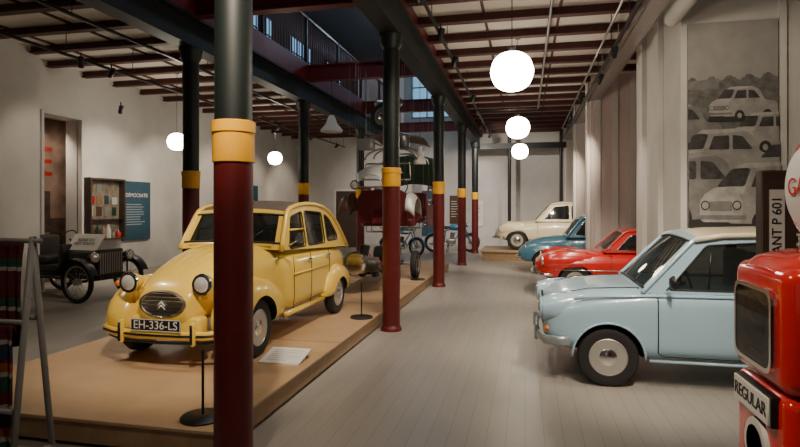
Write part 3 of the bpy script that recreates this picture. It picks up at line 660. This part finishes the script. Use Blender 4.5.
# ------------------------------------------------------------ exploded car hanging on wires
def exploded():
    P=empty('suspended_exploded_car',(-2.72,11.6,.08),-pi/2)
    W=[]
    def wires(x,y,z): W.append(((x,y,z),(x*1.0,y,4.34)))
    for x,z in ((.35,1.18),(-.75,1.22)):
        box('seat_cushion',(x-.25,-.52,z),(x+.25,.52,z+.16),MAROON,P,.05,3); box('seat_backrest',(x-.34,-.52,z+.12),(x-.20,.52,z+.68),MAROON,P,.05,3)
        boxes('seat_ribs',[((x-.195,-.5+.1*k,z+.2),(x-.188,-.495+.1*k,z+.62)) for k in range(11)],WELL,P)
        multitube('seat_frame',[((x-.2,s*.45,z),(x-.2,s*.45,z-.12)) for s in (1,-1)]+[((x+.2,s*.45,z),(x+.2,s*.45,z-.12)) for s in (1,-1)]+[((x-.2,-.45,z-.12),(x-.2,.45,z-.12)),((x+.2,-.45,z-.12),(x+.2,.45,z-.12))],.012,STEEL,P)
        wires(x,-.5,z+.1);wires(x,.5,z+.1)
    for s in (1,-1):
        for x0 in (.1,-.95):
            o=roundpoly([(x0,1.15),(x0,1.65),(x0-.18,2.02),(x0-.85,2.02),(x0-.85,1.15)],.06); h=roundpoly([(x0-.08,1.62),(x0-.24,1.95),(x0-.78,1.95),(x0-.78,1.62)],.04)
            holed('door_panel',o,[h],lambda u,v,off,s=s:(u,s*(.74+off),v),.03,MAROON,P)
            wires(x0-.2,s*.73,2.0);wires(x0-.8,s*.73,2.0)
    holed('bulkhead',roundpoly([(-.5,1.25),(.5,1.25),(.5,1.75),(.4,1.9),(-.4,1.9),(-.5,1.75)],.05),[roundpoly([(-.2,1.35),(.15,1.35),(.15,1.55),(-.2,1.55)],.04)],lambda u,v,off:(1.0+off,u,v),.03,MAROON,P)
    steering(P,.85,.3,1.98,.17)
    wires(1.0,-.45,1.8);wires(1.0,.45,1.8)
    tube('windscreen_frame',[(.7,-.5,2.12),(.7,.5,2.12),(.55,.46,2.45),(.55,-.46,2.45)],.02,CHROME,P,closed=True)
    mk('windscreen_glass',[(.7,-.5,2.12),(.7,.5,2.12),(.55,.46,2.45),(.55,-.46,2.45)],[(0,1,2,3)],CLEAR,P)
    wires(.55,-.46,2.45);wires(.55,.46,2.45)
    shell('bonnet_shell',lambda a,b:(1.2+.6*a,(b-.5)*2*(.46-.2*a),2.22+.16*(1-(2*b-1)**2)-.22*a*a),12,16,PRIMER,P)
    wires(1.3,-.40,2.25);wires(1.3,.40,2.25)
    for s in (1,-1):
        shell('fender_shell',lambda a,b,s=s:(1.15+.38*math.cos(pi*a),s*(.56+.18*b),1.50+.36*math.sin(pi*a)-.12*b*b),18,8,PRIMER if s>0 else LEATHER,P)
        wires(1.15,s*.62,1.85)
        shell('rear_fender_shell',lambda a,b,s=s:(-1.6+.36*math.cos(pi*a),s*(.56+.16*b),1.45+.34*math.sin(pi*a)-.1*b*b),18,8,PRIMER,P)
        wires(-1.6,s*.62,1.8)
        headlight(P,1.65,s*.36,1.98,.085,CHROME,PRIMER,.15); wires(1.6,s*.36,2.05)
    cyl('headlight_bar',(1.58,-.36,1.94),(1.58,.36,1.94),.015,STEEL,P,10)
    for x,zz in ((.3,2.80),(-.4,2.88),(-1.1,2.80)):
        tube('roof_hoop',[(x,.56*math.cos(pi*i/16),zz-.25+.25*math.sin(pi*i/16)) for i in range(17)],.018,STEEL,P); wires(x,0,zz)
    shell('roof_canvas_panel',lambda a,b:(.45-1.9*a,(b-.5)*1.1,2.98+.12*(1-(2*b-1)**2)+.10*math.sin(pi*a)),14,14,LEATHER,P)
    wires(.4,-.5,2.99);wires(.4,.5,2.99);wires(-1.4,-.5,2.99);wires(-1.4,.5,2.99)
    shell('boot_lid_shell',lambda a,b:(-1.9-.35*a,(b-.5)*1.1,2.75-.7*a+.1*math.sin(pi*b)),12,12,GREENP,P); wires(-1.95,-.5,2.75);wires(-1.95,.5,2.75)
    w=wheel(P,.9,0,3.35,.28,.13,1,'cap',STEEL); w.rotation_euler=(0,0,-pi/2-.3); wires(.9,0,3.6)
    box('tool_crate',(.6,-.56,2.72),(.95,-.25,2.92),PRIMER,P,.02); wires(.75,-.42,2.9)
    lathe('air_cleaner',[(0,0),(.14,0),(.15,.04),(.15,.2),(.12,.24),(0,.24)],(1.0,.40,2.72),(0,0,1),BLACK,P,24); wires(1.0,.40,2.95)
    lathe('silencer',[(0,0),(.07,.03),(.09,.06),(.09,.5),(.07,.55),(0,.6)],(.5,-.3,3.7),(-.3,1,0),STEEL,P,20); wires(.45,0,3.75)
    multitube('suspension_wires',W,.0016,STEEL,P,4)
exploded()
def shade(X,Y,Z,r=.2):
    e=empty('enamel_shade_lamp',(X,Y,Z)); lathe('shade',[(r,0),(r*.98,.05),(r*.55,.17),(r*.35,.3),(.05,.36),(.0,.36)],(0,0,0),(0,0,1),PLATEW,e,32); ball('bulb',(0,0,.08),.05,GLOBE,e); cyl('cord',(0,0,.35),(0,0,4.41-Z),.006,BLACK,e,6)
shade(-4.1,11.55,3.28,.24); shade(-2.15,11.55,2.55,.13)
# ------------------------------------------------------------ vintage cyclecar left
def cyclecar():
    P=empty('vintage_cyclecar',(-7.55,8.7,0),-.12)
    for x in (.15,-1.55):
        for y in (-.55,.55): spoked(P,x,.36,.32,y,.04)
        cyl('axle',(x,-.55,.36),(x,.55,.36),.025,BLACK,P)
    boxes('chassis_frame',[((-1.8,-.32,.38),(.4,-.26,.46)),((-1.8,.26,.38),(.4,.32,.46)),((-1.8,-.3,.38),(-1.72,.3,.46)),((.3,-.3,.38),(.38,.3,.46))],BLACK,P)
    box('engine_cover',(-.45,-.3,.46),(.22,.3,.86),BLACK,P,.05,3)
    box('radiator',(.22,-.28,.42),(.32,.28,.90),BLACK,P,.03,2)
    boxes('radiator_fins',[((.32,-.24+.05*k,.47),(.328,-.215+.05*k,.84)) for k in range(10)],STEEL,P)
    box('body_tub',(-1.75,-.36,.46),(-.45,.36,.62),BLACK,P,.04)
    box('bench_seat',(-1.35,-.34,.62),(-.85,.34,.76),SEAT,P,.04,3); box('seat_backrest',(-1.5,-.36,.62),(-1.34,.36,1.12),SEAT,P,.05,3)
    box('scuttle',(-.55,-.36,.46),(-.42,.36,.98),BLACK,P,.03); 
    cyl('steering_shaft',(-.4,.12,.75),(-.8,.12,1.02),.012,BLACK,P,8); steering(P,-.82,.12,1.05,.17)
    for s in (1,-1):
        headlight(P,.36,s*.38,.78,.085,CHROME,BLACK,.14); cyl('lamp_post',(.3,s*.38,.46),(.3,s*.38,.72),.014,BLACK,P,8)
        for cx in (.15,-1.55):
            pts=[(cx+.42*math.cos(a),.36+.42*math.sin(a)) for a in [pi*(.1+.8*i/12) for i in range(13)]]; vs=[];fs=[]
            for p in pts: vs+=[(p[0],s*.47,p[1]-.02),(p[0],s*.55,p[1]),(p[0],s*.64,p[1]-.02)]
            for i in range(12):
                for k in (0,1): fs.append((i*3+k,i*3+k+1,i*3+k+4,i*3+k+3))
            mk('mudguard',vs,fs,BLACK,P,True)
        tube('running_board',[(-.3,s*.5,.42),(-1.1,s*.5,.42)],.025,BLACK,P)
    e=empty('exhibit_sign'); e.parent=P; e.location=(-.15,-.1,.88)
    mk('sign_board',[(-.36,-.12,0),(.36,-.12,0),(.36,.08,.28),(-.36,.08,.28),(-.36,-.10,0),(.36,-.10,0),(.36,.10,.28),(-.36,.10,.28)],[(0,1,2,3),(4,5,6,7),(0,1,5,4),(3,2,6,7),(0,3,7,4),(1,2,6,5)],PLATEW,e)
    text('sign_text','PLEASE DO\nNOT TOUCH',.08,(0,-.03,.145),(1,0,0),(0,.2,.28),BLACK,e)
cyclecar()
# ------------------------------------------------------------ left wall exhibits
MUR=mat('mural_brown',(.36,.25,.20),.8,var=.45,vs=2.2)
e=empty('wall_mural',(-10.3,8.4,0)); box('mural_panel',(0,0,0),(.05,3.4,3.6),MUR,e)
text('mural_letters','E',.9,(.06,1.85,2.62),(0,1,0),(0,0,1),mat('mural_red',(.6,.03,.02),.6),e)
boxes('mural_print',[((.05,.9,0),(.055,1.5,1.9)),((.05,2.0,.3),(.055,2.6,1.4)),((.05,1.5,1.1),(.055,2.0,2.0))],mat('mural_shadow',(.12,.08,.07),.8,var=.4),e)
boxes('niche_walls',[((0,0,0),(.7,.05,3.6)),((0,3.35,0),(.7,3.4,3.6)),((0,0,3.6),(.7,3.4,3.65))],WALLG,e)
boxes('door_1',[((-9.32,9.14,0),(-9.2,9.2,3.5)),((-9.32,10.15,0),(-9.2,10.21,3.5)),((-9.32,9.14,3.5),(-9.2,10.21,3.56))],WHITE)
spot((-9.72,9.5,3.3),(-10.3,10.5,1.9),60,120)
e=empty('info_poster',(-9.28,11.45,.85)); box('panel',(0,0,0),(.03,1.0,1.42),NAVY,e)
text('poster_title','DÉMOCRATIE',.13,(.035,.5,1.08),(0,1,0),(0,0,1),PLATEW,e)
boxes('poster_body_text',[((.03,.12,.85-.06*k),(.033,.12+.5+.2*random.random(),.87-.06*k)) for k in range(9)],mat('poster_text_grey',(.3,.38,.42),.6),e)
# glazed collage case
e=empty('display_cabinet',(-9.28,10.33,.95)); box('back_panel',(0,0,0),(.03,1.0,1.3),mat('case_backing',(.30,.25,.19),.7,var=.3,vs=7),e)
boxes('frames',[((0,0,-.04),(.18,1.0,0)),((0,0,1.3),(.18,1.0,1.34)),((0,-.04,-.04),(.18,0,1.34)),((0,1.0,-.04),(.18,1.04,1.34)),((0,0,.42),(.15,1.0,.43))],DARKW,e)
mk('cabinet_glass',[(.175,0,0),(.175,1,0),(.175,1,1.3),(.175,0,1.3)],[(0,1,2,3)],CLEAR,e)
cols=[PLATEW,LEATHER,PRIMER,GREENP,PRED,WOODS,NAVY]
for k in range(10):
    a=.05+.24*(k%4); b=.50+.26*(k//4)
    box('pinned_print',(.03,a,b),(.04,a+.12+.07*random.random(),b+.14+.08*random.random()),cols[k%7],e)
for k in range(6):
    h=.12+.2*random.random(); r=.035+.03*random.random()
    lathe('oil_can',[(r,0),(r,h*.6),(r*.4,h*.85),(r*.3,h),(0,h)],(.09,.1+.16*k,0),(0,0,1),cols[(k*2+1)%7],e,14)
spot((-8.3,10.2,3.6),(-9.3,10.9,1.6),50,45)
e=empty('info_poster',(-9.28,17.2,1.0)); box('panel',(0,0,0),(.03,1.1,1.4),NAVY,e); boxes('poster_body_text',[((.03,.12,.95-.08*k),(.033,.6+.3*random.random(),.98-.08*k)) for k in range(9)],PLATEW,e)
box('baseboard_left',(-9.3,10.2,0),(-9.27,22,.14),WALLG); box('baseboard_back',(-9.3,21.97,0),(1.4,22,.14),WALLG)
def bposter(x0,x1,z0,z1,m,nm='wall_poster'):
    e=empty(nm,(x0,21.96,z0)); box('panel',(0,0,0),(x1-x0,.04,z1-z0),m,e); W=x1-x0;H=z1-z0
    boxes('print_lines',[((W*.12,-.003,H*(.78-.09*k)),(W*(.5+.35*random.random()),0,H*(.80-.09*k))) for k in range(7)],PLATEW if m!=PLATEW else NAVY,e)
bposter(-4.0,-3.3,.5,2.3,NAVY); bposter(-2.05,-1.6,.9,1.9,PLATEW); bposter(-5.8,-5.0,.9,2.1,PLATEW); bposter(-2.9,-2.4,1.0,2.1,LEATHER)
e=empty('door_2',(-7.6,21.95,0)); box('door_leaf',(0,0,0),(1.0,.05,2.3),DARKW,e); boxes('door_frame',[((-.08,-.03,0),(0,.05,2.38)),((1.0,-.03,0),(1.08,.05,2.38)),((0,-.03,2.3),(1.0,.05,2.38))],PLATEW,e); ball('door_knob',(.9,-.04,1.05),.03,CHROME,e)
# ------------------------------------------------------------ big wall photo on right
def photo():
    e=empty('photo_banner',(1.97,7.56,1.30)); W=1.0;H=2.62
    G=lambda n,v,vr=.1,vs=5:mat(n,(v,v*.97,v*.92),.75,var=vr,vs=vs)
    sky=G('print_grey_sky',.30); mid=G('print_grey_mid',.13,.35,12); dk=G('print_grey_dark',.05,.4,14); bk=G('print_grey_black',.03); lt=G('print_grey_light',.38,.2,9); l2=G('print_grey_pale',.29,.2,9); sh=G('print_grey_shade',.19,.2,9)
    box('banner_panel',(0,0,0),(W,.03,H),sky,e)
    def flat(nm,P,m,d): mk(nm,[(min(W,max(0,p[0])),-d,min(H,max(0,p[1]))) for p in P],[tuple(range(len(P)))],m,e)
    flat('print_ground',[(0,0),(W,0),(W,1.80),(0,1.78)],mid,.002)
    P=[(0,1.72)]
    for i in range(61): P.append((W*i/60,1.90+.03*math.sin(i*.5)+.025*random.random()+.04*(i/60)))
    P.append((W,1.72)); flat('print_tree_line',P,mid,.003)
    flat('print_building',[(.0,1.8),(.0,1.90),(.35,1.93),(.35,1.8)],sh,.0035)
    def carp(x,z,s,d,c1,c2,fl=1):
        T=lambda L,r=.06:[(x+fl*s*a,z+s*b) for a,b in (roundpoly(L,r,5) if r else L)]
        q=[0]
        def F(n,L,m,r=.06):
            q[0]+=.0005; flat(n,T(L,r),m,d+q[0])
        F('print_car_shadow',[(-.05,-.06),(0,.1),(1.8,.1),(1.85,-.06)],bk)
        F('print_car_side',[(.35,.08),(.35,.50),(.48,.54),(.62,.86),(.74,.93),(1.15,.93),(1.32,.86),(1.46,.54),(1.74,.50),(1.8,.38),(1.78,.08)],c2,.08)
        F('print_car_front',[(0,.10),(0,.40),(.06,.50),(.14,.54),(.48,.55),(.56,.40),(.56,.10)],c1,.08)
        F('print_car_bonnet',[(.04,.49),(.20,.60),(.60,.62),(.56,.50)],c1,.03)
        F('print_car_roof',[(.46,.87),(.56,.94),(1.12,.95),(1.20,.90),(.72,.87)],c1,.03)
        F('print_windscreen',[(.22,.61),(.42,.86),(.66,.86),(.58,.61)],dk,.04)
        F('print_window',[(.66,.60),(.74,.83),(.98,.84),(.98,.60)],dk,.03); F('print_window_rear',[(1.03,.60),(1.03,.84),(1.18,.82),(1.34,.60)],dk,.03)
        F('print_grille',[(.12,.26),(.12,.40),(.42,.40),(.42,.26)],sh,.03); F('print_bumper',[(-.02,.14),(-.02,.20),(.60,.20),(.60,.14)],sh,.02)
        for cx in (.07,.48): F('print_lamp',[(cx+.06*math.cos(2*pi*i/14),.34+.07*math.sin(2*pi*i/14)) for i in range(14)],bk,0); F('print_lamp_glass',[(cx+.045*math.cos(2*pi*i/14),.34+.052*math.sin(2*pi*i/14)) for i in range(14)],lt,0)
        for cx in (.80,1.52):
            F('print_wheel',[(cx+.13*math.cos(2*pi*i/18),.10+.16*math.sin(2*pi*i/18)) for i in range(18)],bk,0)
            F('print_hub',[(cx+.06*math.cos(2*pi*i/12),.10+.08*math.sin(2*pi*i/12)) for i in range(12)],l2,0)
    carp(.24,1.42,.42,.012,lt,l2)
    carp(-.6,1.10,.55,.020,l2,sh); carp(.45,1.02,.5,.026,lt,l2)
    carp(-.25,.62,.72,.036,lt,l2); carp(.66,.58,.6,.046,l2,sh)
    carp(-.85,.12,.95,.056,l2,sh); carp(.12,.08,.85,.066,lt,l2)
photo()
# ------------------------------------------------------------ petrol pump
def pump():
    P=empty('petrol_pump',(.815,2.01,0)); W=.44;D=.48
    box('base_plinth',(-.03,-.03,0),(D+.03,W+.03,.12),BLACK,P,.01)
    box('lower_cabinet',(0,0,.12),(D,W,1.03),PUMPRED,P,.035,4)
    box('upper_cabinet',(-.008,-.008,1.035),(D+.008,W+.008,1.45),PUMPRED,P,.05,5)
    bodyloft('domed_top',[(.0,.14,1.39,1.41,1.44,3,3),(.05,.20,1.39,1.41,1.48,3,3),(.25,.22,1.39,1.41,1.51,3,3),(.43,.20,1.39,1.41,1.48,3,3),(.48,.14,1.39,1.41,1.44,3,3)],PUMPRED,P,40,30,W/2)
    yc=W/2
    fr=roundpoly([(.055,1.09),(W-.055,1.09),(W-.055,1.375),(.055,1.375)],.05); hole=roundpoly([(.07,1.105),(W-.07,1.105),(W-.07,1.36),(.07,1.36)],.04)
    holed('window_frame',fr,[hole],lambda u,v,off:(-.026-off,u,v),.022,CHROME,P)
    mk('dial_face',[(-.014,a,b) for a,b in hole],[tuple(range(len(hole)))],mat('dial_cream',(.30,.29,.26),.5),P)
    mk('dial_glass',[(-.024,a,b) for a,b in hole],[tuple(range(len(hole)))],DGLASS,P)
    lathe('dial_ring',[(.09,0),(.095,.006),(.088,.008)],(-.014,yc,1.25),(-1,0,0),BLACK,P,32)
    multitube('dial_needles',[((-.021,yc,1.25),(-.021,yc+.03,1.32)),((-.021,yc,1.25),(-.021,yc-.06,1.215))],.003,PRED,P)
    box('counter_window',(-.022,yc-.08,1.12),(-.015,yc+.08,1.15),BLACK,P)
    box('grade_plate',(-.024,.06,.915),(.01,W-.06,1.02),BLACK,P,.008); box('grade_plate_face',(-.030,.066,.921),(-.02,W-.066,1.014),PLATEW,P,.003,1)
    text('grade_text','REGULAR',.066,(-.032,yc,.968),(0,-1,0),(0,0,1),BLACK,P,.001)
    lathe('round_badge',[(.0,.014),(.095,.014),(.1,.0)],(0,yc,.80),(-1,0,0),PLATEW,P,36); lathe('badge_disc',[(.0,.017),(.07,.017)],(0,yc,.80),(-1,0,0),NAVY,P,36)
    box('side_panel',(.05,-.006,.2),(D-.05,.01,.90),PUMPRED,P,.01)
    tube('hose',[(.25,W+.0,1.15),(.25,W+.10,1.1),(.28,W+.16,.8),(.3,W+.16,.4),(.34,W+.13,.25),(.38,W+.12,.4),(.4,W+.08,.8),(.4,W+.03,1.0)],.018,RUB,P)
    tube('nozzle',[(.4,W+.05,1.0),(.38,W+.06,1.1),(.33,W+.06,1.14)],.02,STEEL,P)
    cyl('globe_collar',(.2,yc,1.49),(.2,yc,1.55),.07,CHROME,P,24)
    lathe('globe_body',[(0,-.065),(.14,-.06),(.185,-.035),(.185,.035),(.14,.06),(0,.065)],(.2,yc,1.72),(-1,0,0),PUMPRED,P,40)
    lathe('globe_face',[(.0,.07),(.13,.066),(.14,.06)],(.2,yc,1.72),(-1,0,0),PLATEW,P,40); lathe('globe_face_back',[(.0,.07),(.13,.066),(.14,.06)],(.2,yc,1.72),(1,0,0),PLATEW,P,40)
    text('globe_text','GAS',.09,(.125,yc,1.72),(0,-1,0),(0,0,1),PUMPRED,P)
pump()
e=empty('exhibit_label_totem',(1.2,3.25,0)); box('board',(0,0,0),(.62,.08,1.84),DARKW,e,.006,1)
box('label_strip',(.035,-.006,1.2),(.105,.0,1.74),PLATEW,e); text('label_text','TRABANT P 601',.064,(.07,-.008,1.48),(0,0,1),(-1,0,0),BLACK,e)
boxes('label_rules',[((.16,-.004,1.7-.05*k),(.52,0,1.715-.05*k)) for k in range(8)],PLATEW,e)
# ------------------------------------------------------------ stanchions, floor label
def stanchion(X,Y):
    e=empty('barrier_post',(X,Y,PZ)); lathe('foot',[(0,0),(.15,0),(.15,.012),(.14,.022),(.02,.03),(0,.03)],(0,0,0),(0,0,1),BLACK,e,40); cyl('pole',(0,0,.02),(0,0,.45),.009,BLACK,e,12)
    lathe('pole_head',[(.009,.44),(.014,.445),(.014,.465),(0,.47)],(0,0,0),(0,0,1),BLACK,e,12)
stanchion(-2.16,3.46); stanchion(-2.09,7.05); stanchion(-2.09,11.0); stanchion(-4.3,7.9)
e=empty('exhibit_label',(-2.22,4.95,PZ)); 
mk('label_plate',[(-.2,-.16,.012),(.2,-.16,.012),(.2,.16,.075),(-.2,.16,.075),(-.2,-.16,0),(.2,-.16,0),(.2,.16,.063),(-.2,.16,.063)],[(0,1,2,3),(4,5,6,7),(0,1,5,4),(3,2,6,7),(0,3,7,4),(1,2,6,5)],PLATEW,e)
boxes('label_supports',[((-.17,.12,0),(-.15,.14,.06)),((.15,.12,0),(.17,.14,.06))],BLACK,e)
multitube('label_lines',[((-.15,-.1+.04*k,.012+.008*k+.013),(.05+.1*(k%3)/2,-.1+.04*k,.012+.008*k+.013)) for k in range(6)],.0015,STEEL,e,4)
# ------------------------------------------------------------ scarf rack
def rack():
    P=empty('scarf_rack',(-2.42,2.35,0)); RM=mat('rack_wood_grey',(.25,.24,.22),.5)
    for x in (0,-.9):
        multitube('a_frame',[((x,-.16,0),(x,0,1.5)),((x,.16,0),(x,0,1.5)),((x,-.12,.4),(x,.12,.4))],.016,RM,P)
    multitube('cross_bars',[((-.95,0,1.48),(.05,0,1.48)),((-.9,-.06,1.08),(0,-.06,1.08)),((-.9,.06,1.08),(0,.06,1.08)),((-.9,-.12,.66),(0,-.12,.66))],.014,RM,P)
    cs=[mat('scarf_'+n,c,.9,bump=.4,bs=120) for n,c in (('maroon',(.10,.01,.014)),('green',(.02,.07,.045)),('ivory',(.38,.34,.27)),('rust',(.28,.07,.02)),('navy',(.02,.03,.07)),('grey',(.15,.14,.13)))]
    def scarf(x0,x1,zt,zb,y,seq,bands):
        nx=14;nz=bands; vs=[];fs=[];fm=[]
        for j in range(nz+1):
            z=zt+(zb-zt)*j/nz
            for i in range(nx+1):
                x=x0+(x1-x0)*i/nx; vs.append((x+.006*math.sin(z*9),y+.018*math.sin(i*1.5+z*3)*min(1,j/4),z))
        for j in range(nz):
            for i in range(nx):
                fs.append((j*(nx+1)+i,j*(nx+1)+i+1,(j+1)*(nx+1)+i+1,(j+1)*(nx+1)+i)); fm.append(seq[j%len(seq)])
        o=mk('scarf',vs,fs,None,P,True,fm,cs); sm=o.modifiers.new('s','SOLIDIFY'); sm.thickness=.008
    scarf(-.22,-.03,1.47,.95,-.03,[0,0,0,0,1,1,2,0,0,0],26); scarf(-.50,-.29,1.47,.75,-.03,[4,4,4,2,0,0,5],36); scarf(-.78,-.54,1.47,.6,-.03,[1,2,1,3,3,0],36)
    scarf(-.21,-.02,1.07,.12,-.10,[0,0,0,2,4,4,4,0,3,3,2,1,1,1],42); scarf(-.50,-.28,1.07,.25,-.10,[0,3,2,2,1,1],40); scarf(-.8,-.55,1.07,.3,-.10,[2,5,5,0],36)
rack()
# ------------------------------------------------------------ world + camera
w=bpy.data.worlds.new('world'); bpy.context.scene.world=w; w.use_nodes=True
w.node_tree.nodes['Background'].inputs[0].default_value=(.75,.78,.85,1); w.node_tree.nodes['Background'].inputs[1].default_value=.2
cam=bpy.data.cameras.new('camera'); co=bpy.data.objects.new('camera',cam); COL.objects.link(co)
f=560; cam.sensor_width=36; cam.lens=36*f/800; cam.shift_y=-16.5/800; cam.clip_start=.05
co.location=(0,0,1.65); co.rotation_euler=(pi/2,0,math.atan(125/f))
bpy.context.scene.camera=co
